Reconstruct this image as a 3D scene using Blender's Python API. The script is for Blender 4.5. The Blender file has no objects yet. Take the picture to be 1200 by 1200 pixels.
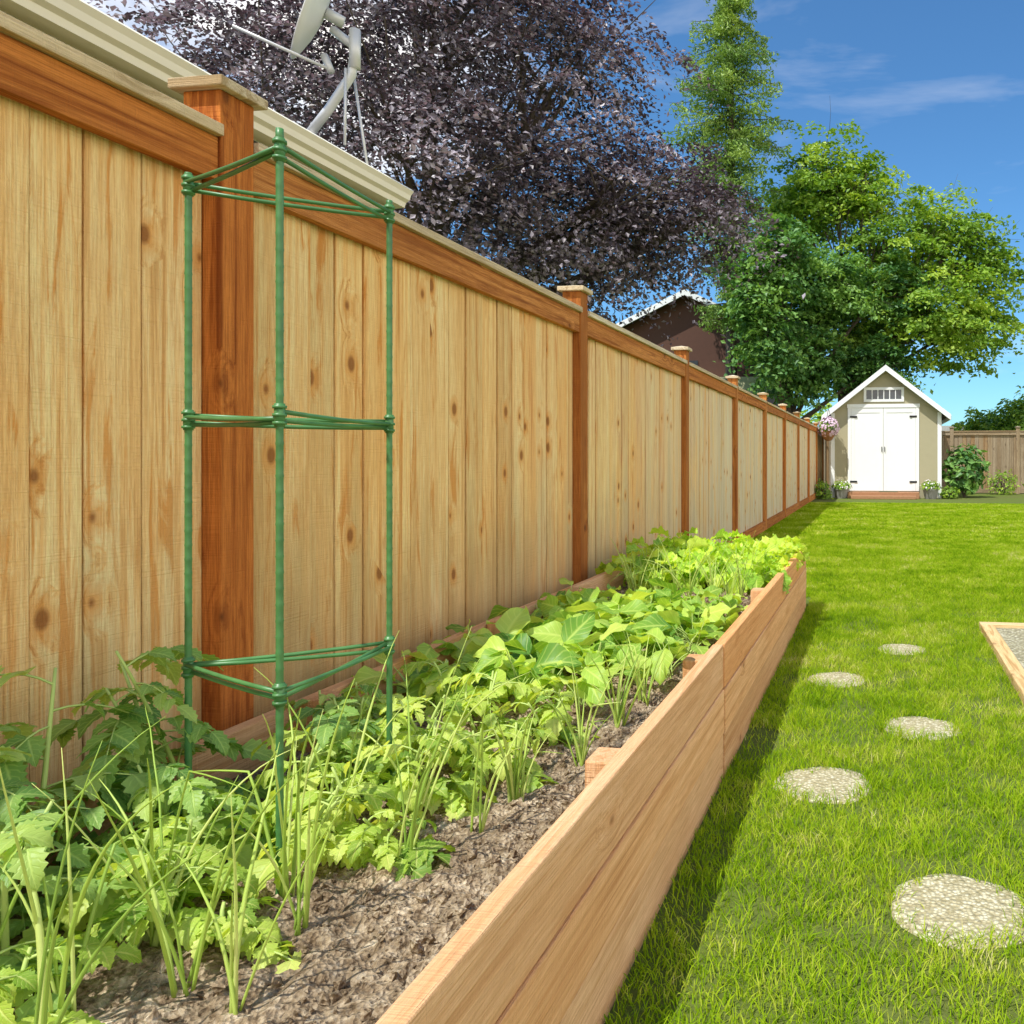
import bpy, math, random
import numpy as np
from mathutils import Vector, Matrix, noise
rng=np.random.default_rng(7); random.seed(7)
scene=bpy.context.scene
COL=scene.collection
PI=math.pi
TH=math.radians(8.0); F=926.0; CX,CY=900.0,537.0; H=1.1
cth,sth=math.cos(TH),math.sin(TH)
def px(x,y,z):
    """world point seen at photo pixel at depth z"""
    a=(x-CX)/F*z; b=-(y-CY)/F*z
    return np.array([-sth*z+cth*a, cth*z+sth*a, H+b])

# ---------------------------------------------------------------- mesh buffer
class Buf:
    def __init__(s):
        s.v=[];s.q=[];s.t=[];s.qm=[];s.tm=[];s.r=[];s.bc=[];s.n=0
    def add(s,v,q=None,t=None,m=0,r=0.5,bc=None):
        v=np.asarray(v,float).reshape(-1,3); k=len(v)
        s.v.append(v); s.bc.append(v if bc is None else bc)
        s.r.append(np.full(k,r) if np.isscalar(r) else np.asarray(r,float))
        if q is not None and len(q):
            q=np.asarray(q,int).reshape(-1,4)+s.n; s.q.append(q); s.qm.append(np.full(len(q),m))
        if t is not None and len(t):
            t=np.asarray(t,int).reshape(-1,3)+s.n; s.t.append(t); s.tm.append(np.full(len(t),m))
        s.n+=k
    def build(s,name,mats,smooth=False,parent=None,bevel=0,link=True,loc=None):
        me=bpy.data.meshes.new(name)
        v=np.concatenate(s.v)
        q=np.concatenate(s.q) if s.q else np.zeros((0,4),int)
        t=np.concatenate(s.t) if s.t else np.zeros((0,3),int)
        me.vertices.add(len(v)); me.vertices.foreach_set('co',v.ravel())
        loops=np.concatenate([q.ravel(),t.ravel()])
        me.loops.add(len(loops)); me.loops.foreach_set('vertex_index',loops.astype(np.int32))
        npoly=len(q)+len(t)
        me.polygons.add(npoly)
        st=np.concatenate([np.arange(len(q))*4, len(q)*4+np.arange(len(t))*3]).astype(np.int32)
        me.polygons.foreach_set('loop_start',st)
        mi=np.concatenate([np.concatenate(s.qm) if s.qm else np.zeros(0,int), np.concatenate(s.tm) if s.tm else np.zeros(0,int)]).astype(np.int32)
        me.polygons.foreach_set('material_index',mi)
        me.polygons.foreach_set('use_smooth',np.full(npoly,bool(smooth)))
        me.update(calc_edges=True)
        a=me.attributes.new('rnd','FLOAT','POINT'); a.data.foreach_set('value',np.concatenate(s.r).astype(np.float32))
        a=me.attributes.new('bc','FLOAT_VECTOR','POINT'); a.data.foreach_set('vector',np.concatenate(s.bc).astype(np.float32).ravel())
        for m in mats: me.materials.append(m)
        me.validate()
        if not link: return me
        ob=bpy.data.objects.new(name,me); COL.objects.link(ob)
        if parent: ob.parent=parent
        if loc is not None: ob.location=loc
        if bevel:
            b=ob.modifiers.new('bevel','BEVEL'); b.width=bevel; b.segments=2; b.limit_method='ANGLE'
        return ob
def empty(name):
    e=bpy.data.objects.new(name,None); COL.objects.link(e); e.empty_display_size=.2; return e
BOXQ=[[0,3,2,1],[4,5,6,7],[0,1,5,4],[1,2,6,5],[2,3,7,6],[3,0,4,7]]
def box(b,x0,x1,y0,y1,z0,z1,m=0,r=None):
    v=np.array([[x0,y0,z0],[x1,y0,z0],[x1,y1,z0],[x0,y1,z0],[x0,y0,z1],[x1,y0,z1],[x1,y1,z1],[x0,y1,z1]],float)
    d=[x1-x0,y1-y0,z1-z0]; ax=int(np.argmax(d)); oth=[i for i in range(3) if i!=ax]
    if r is None: r=rng.random()
    off=rng.random(3)*np.array([20,20,20])
    bc=np.stack([v[:,oth[0]],v[:,oth[1]],v[:,ax]],1)+off
    b.add(v,q=BOXQ,m=m,r=r,bc=bc)
def tube(b,pts,rad,sides=6,m=0,r=0.5,cap=True):
    pts=np.asarray(pts,float); n=len(pts)
    rad=np.full(n,rad) if np.isscalar(rad) else np.asarray(rad,float)
    tan=np.gradient(pts,axis=0); tan/=np.linalg.norm(tan,axis=1)[:,None]+1e-9
    up=np.array([0,0,1.0]) if abs(tan[0][2])<.9 else np.array([1.0,0,0])
    vs=[];u=np.cross(tan[0],up);u/=np.linalg.norm(u)
    for i in range(n):
        u=u-tan[i]*np.dot(u,tan[i]); u/=np.linalg.norm(u)+1e-9
        w=np.cross(tan[i],u)
        a=np.arange(sides)*2*PI/sides
        vs.append(pts[i]+rad[i]*(np.cos(a)[:,None]*u+np.sin(a)[:,None]*w))
    v=np.concatenate(vs); q=[]
    for i in range(n-1):
        for k in range(sides):
            k2=(k+1)%sides
            q.append([i*sides+k,i*sides+k2,(i+1)*sides+k2,(i+1)*sides+k])
    t=[]
    if cap:
        v=np.concatenate([v,[pts[0]],[pts[-1]]]); c0=n*sides
        for k in range(sides):
            k2=(k+1)%sides
            t.append([c0,k2,k]); t.append([c0+1,(n-1)*sides+k,(n-1)*sides+k2])
    b.add(v,q=q,t=t,m=m,r=r)

# ---------------------------------------------------------------- materials
def newmat(name):
    m=bpy.data.materials.new(name); m.use_nodes=True; nt=m.node_tree; nt.nodes.clear()
    return m,nt
def N(nt,typ,inp=None,**kw):
    n=nt.nodes.new(typ)
    for k,v in kw.items(): setattr(n,k,v)
    if inp:
        for k,v in inp.items():
            if isinstance(v,bpy.types.NodeSocket): nt.links.new(v,n.inputs[k])
            else: n.inputs[k].default_value=v
    return n
def ramp(nt,fac,stops):
    n=nt.nodes.new('ShaderNodeValToRGB'); nt.links.new(fac,n.inputs[0]); e=n.color_ramp.elements
    e[0].position=stops[0][0]; e[0].color=(*stops[0][1],1)
    e[1].position=stops[-1][0]; e[1].color=(*stops[-1][1],1)
    for p,c in stops[1:-1]:
        x=e.new(p); x.color=(*c,1)
    return n.outputs[0]
def fr(nt,fac,a,b,lo=0,hi=1):
    n=N(nt,'ShaderNodeMapRange',{'Value':fac,'From Min':a,'From Max':b,'To Min':lo,'To Max':hi}); return n.outputs[0]
def mix(nt,fac,a,b,mode='MIX'):
    n=nt.nodes.new('ShaderNodeMix'); n.data_type='RGBA'; n.blend_type=mode
    for sock,v in ((n.inputs[0],fac),(n.inputs[6],a),(n.inputs[7],b)):
        if isinstance(v,bpy.types.NodeSocket): nt.links.new(v,sock)
        elif sock==n.inputs[0]: sock.default_value=v
        else: sock.default_value=(*v,1)
    return n.outputs[2]
def mth(nt,op,a,b=0.0):
    n=nt.nodes.new('ShaderNodeMath'); n.operation=op
    for i,v in enumerate((a,b)):
        if isinstance(v,bpy.types.NodeSocket): nt.links.new(v,n.inputs[i])
        else: n.inputs[i].default_value=v
    return n.outputs[0]
def attr(nt,name,out='Fac'):
    return N(nt,'ShaderNodeAttribute',attribute_name=name).outputs[out]
def finish(nt,col,rough=.6,bump=None,bstr=.3,bdist=.01,spec=.3,metal=0.0):
    p=N(nt,'ShaderNodeBsdfPrincipled',{'Roughness':rough,'Specular IOR Level':spec,'Metallic':metal})
    if isinstance(col,bpy.types.NodeSocket): nt.links.new(col,p.inputs['Base Color'])
    else: p.inputs['Base Color'].default_value=(*col,1)
    if bump is not None:
        bn=N(nt,'ShaderNodeBump',{'Height':bump,'Strength':bstr,'Distance':bdist})
        nt.links.new(bn.outputs[0],p.inputs['Normal'])
    o=N(nt,'ShaderNodeOutputMaterial'); nt.links.new(p.outputs[0],o.inputs[0]); return p
def plain(name,c,rough=.5,spec=.3,metal=0.0,var=.12,scale=8):
    m,nt=newmat(name)
    g=N(nt,'ShaderNodeNewGeometry').outputs['Position']
    n=N(nt,'ShaderNodeTexNoise',{'Vector':g,'Scale':scale,'Detail':4.0}).outputs['Fac']
    col=mix(nt,n,tuple(x*(1-var) for x in c),tuple(min(1,x*(1+var)) for x in c))
    finish(nt,col,rough,spec=spec,metal=metal); return m
def wood(name,light,mid,dark,knotc,streak,knots=1.0,weather=0.0,rough=.8,kth=.72,sk=.85,fine=.5):
    m,nt=newmat(name)
    bc=attr(nt,'bc','Vector'); rnd=attr(nt,'rnd')
    geo=N(nt,'ShaderNodeNewGeometry').outputs['Position']
    s3=N(nt,'ShaderNodeSeparateXYZ',{0:bc})
    kv=N(nt,'ShaderNodeCombineXYZ',{0:mth(nt,'MULTIPLY',mth(nt,'ADD',s3.outputs[1],s3.outputs[0]),6.5),1:mth(nt,'MULTIPLY',s3.outputs[2],4.2),2:0.0}).outputs[0]
    vor=N(nt,'ShaderNodeTexVoronoi',{'Vector':kv,'Scale':1.0,'Randomness':1.0},voronoi_dimensions='2D')
    vd=vor.outputs['Distance']
    vr=N(nt,'ShaderNodeSeparateColor',{0:vor.outputs['Color']}).outputs[0]
    has=mth(nt,'GREATER_THAN',vr,kth)
    mg=N(nt,'ShaderNodeMapping',{'Vector':bc,'Scale':(38,38,.7)}).outputs[0]
    pull=mth(nt,'MULTIPLY',fr(nt,vd,0.0,.40,1.6,0.0),has)
    comb=N(nt,'ShaderNodeCombineXYZ',{0:pull,1:pull,2:0.0}).outputs[0]
    mg2=N(nt,'ShaderNodeVectorMath',{0:mg,1:comb},operation='ADD').outputs[0]
    g1=N(nt,'ShaderNodeTexNoise',{'Vector':mg2,'Scale':1.0,'Detail':5.0,'Roughness':.7,'Distortion':.15}).outputs['Fac']
    mf=N(nt,'ShaderNodeMapping',{'Vector':bc,'Scale':(260,260,9)}).outputs[0]
    g2=N(nt,'ShaderNodeTexNoise',{'Vector':mf,'Scale':1.0,'Detail':3.0,'Roughness':.7}).outputs['Fac']
    ml=N(nt,'ShaderNodeMapping',{'Vector':bc,'Scale':(24,24,1.7)}).outputs[0]
    g3=N(nt,'ShaderNodeTexNoise',{'Vector':ml,'Scale':1.0,'Detail':5.0,'Roughness':.65,'Distortion':.7}).outputs['Fac']
    g4=N(nt,'ShaderNodeTexNoise',{'Vector':N(nt,'ShaderNodeMapping',{'Vector':bc,'Scale':(4,4,1.2)}).outputs[0],'Scale':1.0,'Detail':3.0}).outputs['Fac']
    sm=N(nt,'ShaderNodeTexNoise',{'Vector':N(nt,'ShaderNodeMapping',{'Vector':bc,'Scale':(6,6,260)}).outputs[0],'Scale':1.0,'Detail':2.0}).outputs['Fac']
    col=ramp(nt,g1,[(.36,dark),(.44,mid),(.54,light),(.68,tuple(min(1,x*1.08) for x in light))])
    col=mix(nt,fr(nt,g4,.42,.60,0,.65),col,mid)
    col=mix(nt,fr(nt,g3,.555,.635,0,sk),col,streak)
    col=mix(nt,fr(nt,g3,.28,.38,sk*.5,0),col,tuple(a*.58 for a in mid))
    col=mix(nt,fr(nt,g2,.38,.60,fine,0),col,dark)
    tint=ramp(nt,rnd,[(0.0,(.78,.70,.60)),(.25,(.94,.90,.84)),(.5,(1,1,1)),(.75,(1.0,.92,.80)),(1.0,(.95,.75,.54))])
    col=mix(nt,1.0,col,tint,'MULTIPLY')
    if weather>0:
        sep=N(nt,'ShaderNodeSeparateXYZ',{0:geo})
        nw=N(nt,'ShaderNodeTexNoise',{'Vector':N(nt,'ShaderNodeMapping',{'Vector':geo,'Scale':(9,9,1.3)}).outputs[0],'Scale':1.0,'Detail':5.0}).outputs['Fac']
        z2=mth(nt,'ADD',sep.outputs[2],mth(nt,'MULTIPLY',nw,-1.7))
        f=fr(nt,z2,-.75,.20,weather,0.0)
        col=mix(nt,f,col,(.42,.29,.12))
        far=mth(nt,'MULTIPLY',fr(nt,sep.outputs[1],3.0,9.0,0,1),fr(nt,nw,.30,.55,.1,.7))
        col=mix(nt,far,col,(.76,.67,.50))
    kt=mth(nt,'SUBTRACT',vd,mth(nt,'MULTIPLY',mth(nt,'SUBTRACT',vr,kth-.12),.36))
    kf=mth(nt,'MULTIPLY',fr(nt,kt,-.045,.012,1,0),has)
    ring=mth(nt,'MULTIPLY',fr(nt,kt,0.0,.16,.65,0),has)
    col=mix(nt,mth(nt,'MULTIPLY',ring,knots),col,streak)
    col=mix(nt,mth(nt,'MULTIPLY',kf,knots*.8),col,knotc)
    finish(nt,col,rough,bump=mth(nt,'ADD',mth(nt,'ADD',g1,g2),mth(nt,'MULTIPLY',sm,.6)),bstr=.85,bdist=.005,spec=.15)
    return m
def leafmat(name,c1,c2,c3,trans=.35,rough=.45,spec=.4,tc=None,noisescale=3.0,bump=True):
    m,nt=newmat(name)
    rnd=attr(nt,'rnd')
    geo=N(nt,'ShaderNodeNewGeometry').outputs['Position']
    n=N(nt,'ShaderNodeTexNoise',{'Vector':geo,'Scale':noisescale,'Detail':2.0}).outputs['Fac']
    f=mth(nt,'ADD',mth(nt,'MULTIPLY',rnd,.75),mth(nt,'MULTIPLY',mth(nt,'SUBTRACT',n,.35),.9))
    col=ramp(nt,f,[(.1,c1),(.5,c2),(.9,c3)])
    hgt=None
    if bump:
        s3=N(nt,'ShaderNodeSeparateXYZ',{0:attr(nt,'bc','Vector')})
        at=mth(nt,'ABSOLUTE',s3.outputs[1])
        rib=fr(nt,at,.03,.16,1,0)
        side=mth(nt,'FRACT',mth(nt,'SUBTRACT',mth(nt,'MULTIPLY',s3.outputs[0],6.0),mth(nt,'MULTIPLY',at,1.6)))
        sv=fr(nt,mth(nt,'ABSOLUTE',mth(nt,'SUBTRACT',side,.5)),0.0,.16,.6,0)
        vein=mth(nt,'MAXIMUM',rib,sv)
        col=mix(nt,mth(nt,'MULTIPLY',vein,.45),col,tuple(min(1,x*1.25+.06) for x in c3))
        hgt=mth(nt,'SUBTRACT',1.0,vein)
    p=N(nt,'ShaderNodeBsdfPrincipled',{'Roughness':rough,'Specular IOR Level':spec,'Base Color':col})
    if hgt is not None:
        bn=N(nt,'ShaderNodeBump',{'Height':hgt,'Strength':.5,'Distance':.002}); nt.links.new(bn.outputs[0],p.inputs['Normal'])
    tcol=mix(nt,1.0,col,tc or (1.35,1.25,.5),'MULTIPLY')
    t=N(nt,'ShaderNodeBsdfTranslucent',{'Color':tcol})
    ms=N(nt,'ShaderNodeMixShader',{0:trans,1:p.outputs[0],2:t.outputs[0]})
    o=N(nt,'ShaderNodeOutputMaterial'); nt.links.new(ms.outputs[0],o.inputs[0]); return m

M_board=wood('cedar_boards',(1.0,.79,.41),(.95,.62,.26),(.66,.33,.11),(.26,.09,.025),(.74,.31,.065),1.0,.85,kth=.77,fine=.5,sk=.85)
M_frame=wood('cedar_frame',(.70,.30,.085),(.52,.195,.050),(.27,.085,.022),(.10,.03,.01),(.30,.09,.02),.8,.0,kth=.82,sk=.75)
M_cap=wood('cedar_cap',(.84,.73,.54),(.70,.58,.40),(.44,.33,.20),(.25,.14,.06),(.5,.36,.20),.4,.0)
M_bed=wood('bed_timber',(.93,.60,.35),(.84,.49,.25),(.62,.32,.145),(.26,.11,.045),(.66,.31,.125),.8,.0,kth=.86,sk=.5,fine=.55)
M_edge=wood('edging_timber',(.90,.70,.40),(.78,.58,.30),(.5,.33,.15),(.26,.12,.05),(.5,.3,.12),.6,.0)
M_fold=wood('old_fence',(.42,.35,.26),(.33,.26,.18),(.2,.155,.10),(.1,.07,.04),(.25,.18,.12),.6,.0)
M_white=plain('white_paint',(.84,.85,.85),.45,var=.03)
M_cream=plain('cream_paint',(.95,.90,.76),.45,var=.04)
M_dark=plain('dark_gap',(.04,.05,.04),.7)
M_shed=plain('shed_siding_paint',(.40,.36,.235),.6,var=.05)
M_roof=plain('shingles',(.12,.115,.11),.85,var=.4,scale=30)
M_black=plain('black_iron',(.02,.02,.02),.5)
M_glass=plain('dark_glass',(.04,.05,.06),.08,spec=.8)
M_green=plain('green_coated_steel',(.065,.20,.060),.4,spec=.5,var=.45,scale=25)
M_dish=plain('dish_grey',(.80,.80,.79),.4,var=.05)
M_galv=plain('galvanised',(.68,.68,.68),.4,metal=.2)
M_brown=plain('dark_brown_wall',(.10,.045,.03),.7)
M_pot=plain('grey_pot',(.28,.27,.26),.7)
M_step=plain('step_brick',(.36,.19,.10),.8,var=.3,scale=20)
M_tan=plain('pale_wall',(.45,.44,.26),.7)
M_bark=plain('bark',(.11,.085,.065),.9,var=.5,scale=6)

# ---------------------------------------------------------------- world, sun, camera
sd=Vector((.13,.235,-.46)).normalized()
sun_az=math.atan2(-sd.x,-sd.y); sun_el=math.asin(-sd.z)
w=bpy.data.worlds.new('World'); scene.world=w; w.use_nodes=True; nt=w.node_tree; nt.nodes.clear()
sky=N(nt,'ShaderNodeTexSky',sky_type='NISHITA'); sky.sun_disc=False; sky.sun_elevation=sun_el; sky.sun_rotation=sun_az%(2*PI)
sky.air_density=1.0; sky.dust_density=.4; sky.ozone_density=3.0
tc=N(nt,'ShaderNodeTexCoord').outputs['Generated']
mp=N(nt,'ShaderNodeMapping',{'Vector':tc,'Scale':(1.6,1.6,5.5),'Rotation':(.15,.1,.3),'Location':(.35,.1,.2)}).outputs[0]
cn=N(nt,'ShaderNodeTexNoise',{'Vector':mp,'Scale':1.5,'Detail':6.0,'Roughness':.6,'Distortion':.4}).outputs['Fac']
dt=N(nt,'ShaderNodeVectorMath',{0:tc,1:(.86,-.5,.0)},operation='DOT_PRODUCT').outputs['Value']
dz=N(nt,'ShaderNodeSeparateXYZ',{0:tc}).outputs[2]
fill_bank=mth(nt,'MULTIPLY',fr(nt,dt,-.06,.40,0,1),fr(nt,dz,.45,.72,1,0))  # bright low cloud bank added outside the view as fill light for the fence
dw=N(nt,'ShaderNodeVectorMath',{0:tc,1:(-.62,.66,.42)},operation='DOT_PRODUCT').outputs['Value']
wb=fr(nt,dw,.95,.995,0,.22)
thr=mth(nt,'ADD',mth(nt,'ADD',cn,wb),mth(nt,'MULTIPLY',fill_bank,.42))
cf=mth(nt,'MULTIPLY',fr(nt,thr,.57,.80,0,1),fr(nt,mth(nt,'ADD',fill_bank,wb),0,.25,.17,.97))
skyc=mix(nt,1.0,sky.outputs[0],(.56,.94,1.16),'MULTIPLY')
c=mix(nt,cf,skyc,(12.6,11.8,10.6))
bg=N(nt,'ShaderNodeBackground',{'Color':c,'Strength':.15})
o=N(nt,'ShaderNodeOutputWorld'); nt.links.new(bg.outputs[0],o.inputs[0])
L=bpy.data.lights.new('sun','SUN'); L.energy=5.0; L.angle=math.radians(.5); L.color=(1,.97,.90)
lo=bpy.data.objects.new('sun',L); COL.objects.link(lo); lo.rotation_euler=sd.to_track_quat('-Z','Y').to_euler(); lo.location=(-5,-8,20)
cam=bpy.data.cameras.new('camera'); co=bpy.data.objects.new('camera',cam); COL.objects.link(co); scene.camera=co
co.location=(0,0,H); co.rotation_euler=(PI/2,0,TH); cam.sensor_width=36; cam.lens=F/1200*36
cam.shift_x=-.25; cam.shift_y=-63/1200; cam.clip_start=.05; cam.clip_end=3000
scene.view_settings.view_transform='Standard'; scene.view_settings.look='None'; scene.view_settings.exposure=0

# ---------------------------------------------------------------- ground
m,nt=newmat('lawn_soil')
geo=N(nt,'ShaderNodeNewGeometry').outputs['Position']
n1=N(nt,'ShaderNodeTexNoise',{'Vector':geo,'Scale':60.0,'Detail':4.0}).outputs['Fac']
n2=N(nt,'ShaderNodeTexNoise',{'Vector':geo,'Scale':.9,'Detail':3.0}).outputs['Fac']
col=mix(nt,n1,(.06,.10,.012),(.16,.22,.025)); col=mix(nt,fr(nt,n2,.35,.65,0,.5),col,(.13,.12,.04))
finish(nt,col,.9,bump=n1,bstr=.6,bdist=.02); M_ground=m
b=Buf(); b.add([[-600,-300,0],[600,-300,0],[600,900,0],[-600,900,0]],q=[[0,1,2,3]]); b.build('ground',[M_ground])

# ---------------------------------------------------------------- fence
XF=-1.73; SP=2.475; Y0=1.87
fence=empty('wooden_fence')
def build_fence(par,X,ys,zt,mb,mf,mc):
    bp=Buf(); bb=Buf(); br=Buf(); bcp=Buf()
    for y in ys:
        box(bp,X-.055,X+.055,y-.055,y+.055,-.2,zt+.10,0)
        z=zt+.10
        box(bcp,X-.078,X+.078,y-.078,y+.078,z,z+.026,0)
        v=[[X-.07,y-.07,z+.026],[X+.07,y-.07,z+.026],[X+.07,y+.07,z+.026],[X-.07,y+.07,z+.026],[X,y,z+.045]]
        bcp.add(v,t=[[0,1,4],[1,2,4],[2,3,4],[3,0,4]],r=.5)
    for a,c in zip(ys[:-1],ys[1:]):
        ya=a+.055; yb=c-.055
        y=ya
        while y<yb-.01:
            wd=random.choice([.135,.139,.137,.112,.128]); y2=min(y+wd,yb)
            if yb-y2<.03: y2=yb
            xo=X+random.uniform(-.006,.006)
            g1_,g2_=random.uniform(.0015,.0035),random.uniform(.0015,.0035)
            box(bb,xo-.008,xo+.008,y+g1_,y2-g2_,.07,zt-.05,0)
            y=y2
        box(bb,X-.040,X-.018,ya,yb,.08,zt-.055,0,r=.0)
        box(br,X+.015,X+.048,ya,yb,zt-.135,zt-.025,0)
        box(br,X-.064,X-.041,ya,yb,zt-.135,zt-.025,0)
        box(br,X+.015,X+.048,ya,yb,.02,.16,0)
        box(bcp,X-.072,X+.068,ya+.002,yb-.002,zt-.0245,zt+.006,0)
    bp.build('posts',[mf],parent=par,bevel=.004); bb.build('boards',[mb],parent=par,bevel=.0025)
    br.build('rails',[mf],parent=par,bevel=.003); bcp.build('caps',[mc],parent=par,bevel=.003)
ys=[Y0+SP*i for i in range(-2,10)]
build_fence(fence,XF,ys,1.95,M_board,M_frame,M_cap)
rear=empty('wooden_fence')
build_fence(rear,0,[2.0*i for i in range(0,9)],1.95,M_fold,M_fold,M_fold)
rear.rotation_euler=(0,0,-PI/2); rear.location=(-1.75,25.3,0)

# ---------------------------------------------------------------- raised bed
BX0,BX1,BY0,BY1,BT=-1.53,-.53,-.9,5.73,.46
bed=empty('raised_garden_bed')
b=Buf(); hs=[.0,.152,.306,.46]
segs=[(-.9,2.67),(2.674,5.73)]
for i in range(3):
    for k,(a,c) in enumerate(segs):
        dx=.004*k+.003*(i%2)
        box(b,BX1-.037+dx,BX1+dx,a,c,hs[i]+(.0035 if i else -.02),hs[i+1]-.0)
        box(b,BX0-dx,BX0+.037-dx,a,c,hs[i]+(.0035 if i else -.02),hs[i+1]-.0)
    box(b,BX0+.042,BX1-.042,BY1-.04,BY1-.002,hs[i]+.0035,hs[i+1])
b.build('planks',[M_bed],parent=bed,bevel=.004)
b=Buf()
for y in (.55,1.72,2.6,4.0,5.3):
    box(b,BX1-.041-.075,BX1-.0385,y-.045,y+.045,.0,.430)
for y in (.6,1.9,2.9,3.62,4.9):
    box(b,BX0+.0385,BX0+.041+.075,y-.045,y+.045,.0,.475)
b.build('stakes',[M_bed],parent=bed,bevel=.004)

m,nt=newmat('soil')
geo=N(nt,'ShaderNodeNewGeometry').outputs['Position']
n1=N(nt,'ShaderNodeTexNoise',{'Vector':geo,'Scale':38.0,'Detail':8.0,'Roughness':.75}).outputs['Fac']
n3=N(nt,'ShaderNodeTexNoise',{'Vector':geo,'Scale':6.0,'Detail':3.0}).outputs['Fac']
v1=N(nt,'ShaderNodeTexVoronoi',{'Vector':geo,'Scale':130.0}).outputs['Distance']
col=ramp(nt,n1,[(.32,(.06,.04,.022)),(.42,(.28,.20,.12)),(.54,(.60,.47,.31)),(.66,(.92,.79,.58))])
col=mix(nt,fr(nt,n3,.38,.62,.5,0),col,(.16,.105,.06))
finish(nt,col,.95,bump=mth(nt,'ADD',n1,v1),bstr=.9,bdist=.013,spec=.1); M_soil=m
def soilh(x,y):
    return .345+.022*noise.noise(Vector((x*3,y*3,0)))+.018*noise.noise(Vector((x*14,y*14,3)))+.012*noise.noise(Vector((x*45,y*45,7)))+.006*noise.noise(Vector((x*110,y*110,9)))
nx,ny=100,560
xs=np.linspace(BX0+.035,BX1-.035,nx); yy=np.linspace(-.5,BY1-.035,ny)
v=np.array([[x,y,soilh(x,y)] for y in yy for x in xs])
idx=np.arange(nx*ny).reshape(ny,nx)
q=np.stack([idx[:-1,:-1],idx[:-1,1:],idx[1:,1:],idx[1:,:-1]],-1).reshape(-1,4)
b=Buf(); b.add(v,q=q)
ico=np.array([[1,0,0],[-1,0,0],[0,1,0],[0,-1,0],[0,0,1],[0,0,-1]],float)
icf=[[0,2,4],[2,1,4],[1,3,4],[3,0,4],[2,0,5],[1,2,5],[3,1,5],[0,3,5]]
for i in range(13000):
    x=rng.uniform(BX0+.05,BX1-.05); y=rng.uniform(.5,4.4) if i<11500 else rng.uniform(4.4,5.6)
    s=rng.uniform(.0015,.005) if rng.random()<.88 else rng.uniform(.006,.014)
    R=np.linalg.qr(rng.normal(size=(3,3)))[0]
    b.add((ico*s*rng.uniform(.5,1.4,(6,1)))@R+[x,y,soilh(x,y)+s*.4],t=icf)
b.build('soil_bed',[M_soil],smooth=False)

# ---------------------------------------------------------------- leaf templates
def tpl(nu,nv,prof,fold=.3,bend=.8,wave=0,wf=10,seed=0):
    r=random.Random(seed); ph=r.uniform(0,6)
    u=np.linspace(0,1,nu); th=bend*u
    du=1/(nu-1)
    X=np.concatenate([[0],np.cumsum(np.cos((th[1:]+th[:-1])/2))*du]); Z=-np.concatenate([[0],np.cumsum(np.sin((th[1:]+th[:-1])/2))*du])
    v=[];uv=[]
    for i in range(nu):
        wd=prof(u[i])
        for j in range(nv):
            t=-1+2*j/(nv-1)
            y=t*wd*.5; dz=fold*abs(y)+wave*math.sin(u[i]*wf+ph+(2 if t>0 else 0))*t*t
            nxv=math.sin(th[i]); nz=math.cos(th[i])
            v.append([X[i]+nxv*dz,y,Z[i]+nz*dz]); uv.append([u[i],t,0])
    idx=np.arange(nu*nv).reshape(nu,nv)
    q=np.stack([idx[:-1,:-1],idx[1:,:-1],idx[1:,1:],idx[:-1,1:]],-1).reshape(-1,4)
    return np.array(v),q,np.array(uv)
def ovate(w): return lambda u: w*math.sin(PI*min(1,max(0,u))**.75)**.85 if 0<u<1 else .004
def obov(w): return lambda u: w*(.12+.88*math.sin(PI*u**1.35)**.8 if u<.96 else .35)
def serr(w): return lambda u: (w*math.sin(PI*u**.7)**.9*(.66+.62*((u*5.0)%1.0)) if 0<u<1 else .004)
T_broad=[tpl(9,7,ovate(.70),fold=random.uniform(.1,.5),bend=random.uniform(.3,1.3),wave=.07,wf=9,seed=i) for i in range(8)]
T_oval=[tpl(9,7,ovate(.58),fold=random.uniform(-.1,.35),bend=random.uniform(.2,1.1),wave=.06,wf=11,seed=i) for i in range(8)]
T_serr=[tpl(12,5,serr(.60),fold=random.uniform(.15,.45),bend=random.uniform(.3,1.2),wave=.03,wf=9,seed=i) for i in range(6)]
T_let=[tpl(10,7,obov(.75),fold=random.uniform(.2,.6),bend=random.uniform(.5,1.5),wave=.10,wf=16+4*(i%3),seed=i) for i in range(6)]
def frame(yaw,pitch,roll):
    cy,sy,cp,sp,cr,sr=math.cos(yaw),math.sin(yaw),math.cos(pitch),math.sin(pitch),math.cos(roll),math.sin(roll)
    f=np.array([cy*cp,sy*cp,sp]); l=np.array([-sy,cy,0]); u=np.cross(f,l)
    l2=cr*l+sr*u; u2=-sr*l+cr*u
    return np.stack([f,l2,u2])
def put(b,T,p,yaw,pitch,roll,s,m=0,r=None):
    v,q,uv=T; b.add(v*s@frame(yaw,pitch,roll)+p,q=q,m=m,r=rng.random() if r is None else r,bc=uv)

ML_broad=leafmat('spinach_leaf',(.12,.30,.04),(.40,.62,.08),(.66,.82,.17),.42)
ML_tom=leafmat('tomato_leaf',(.12,.28,.06),(.30,.50,.11),(.54,.70,.18),.42)
ML_pot=leafmat('potato_leaf',(.20,.38,.045),(.48,.66,.09),(.74,.84,.22),.44)
ML_let=leafmat('lettuce_leaf',(.28,.52,.045),(.54,.76,.06),(.72,.88,.15),.45)
ML_on=leafmat('onion_leaf',(.28,.46,.07),(.48,.66,.11),(.72,.82,.28),.25,bump=False)
ML_stem=plain('green_stem',(.45,.58,.16),.5)

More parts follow.
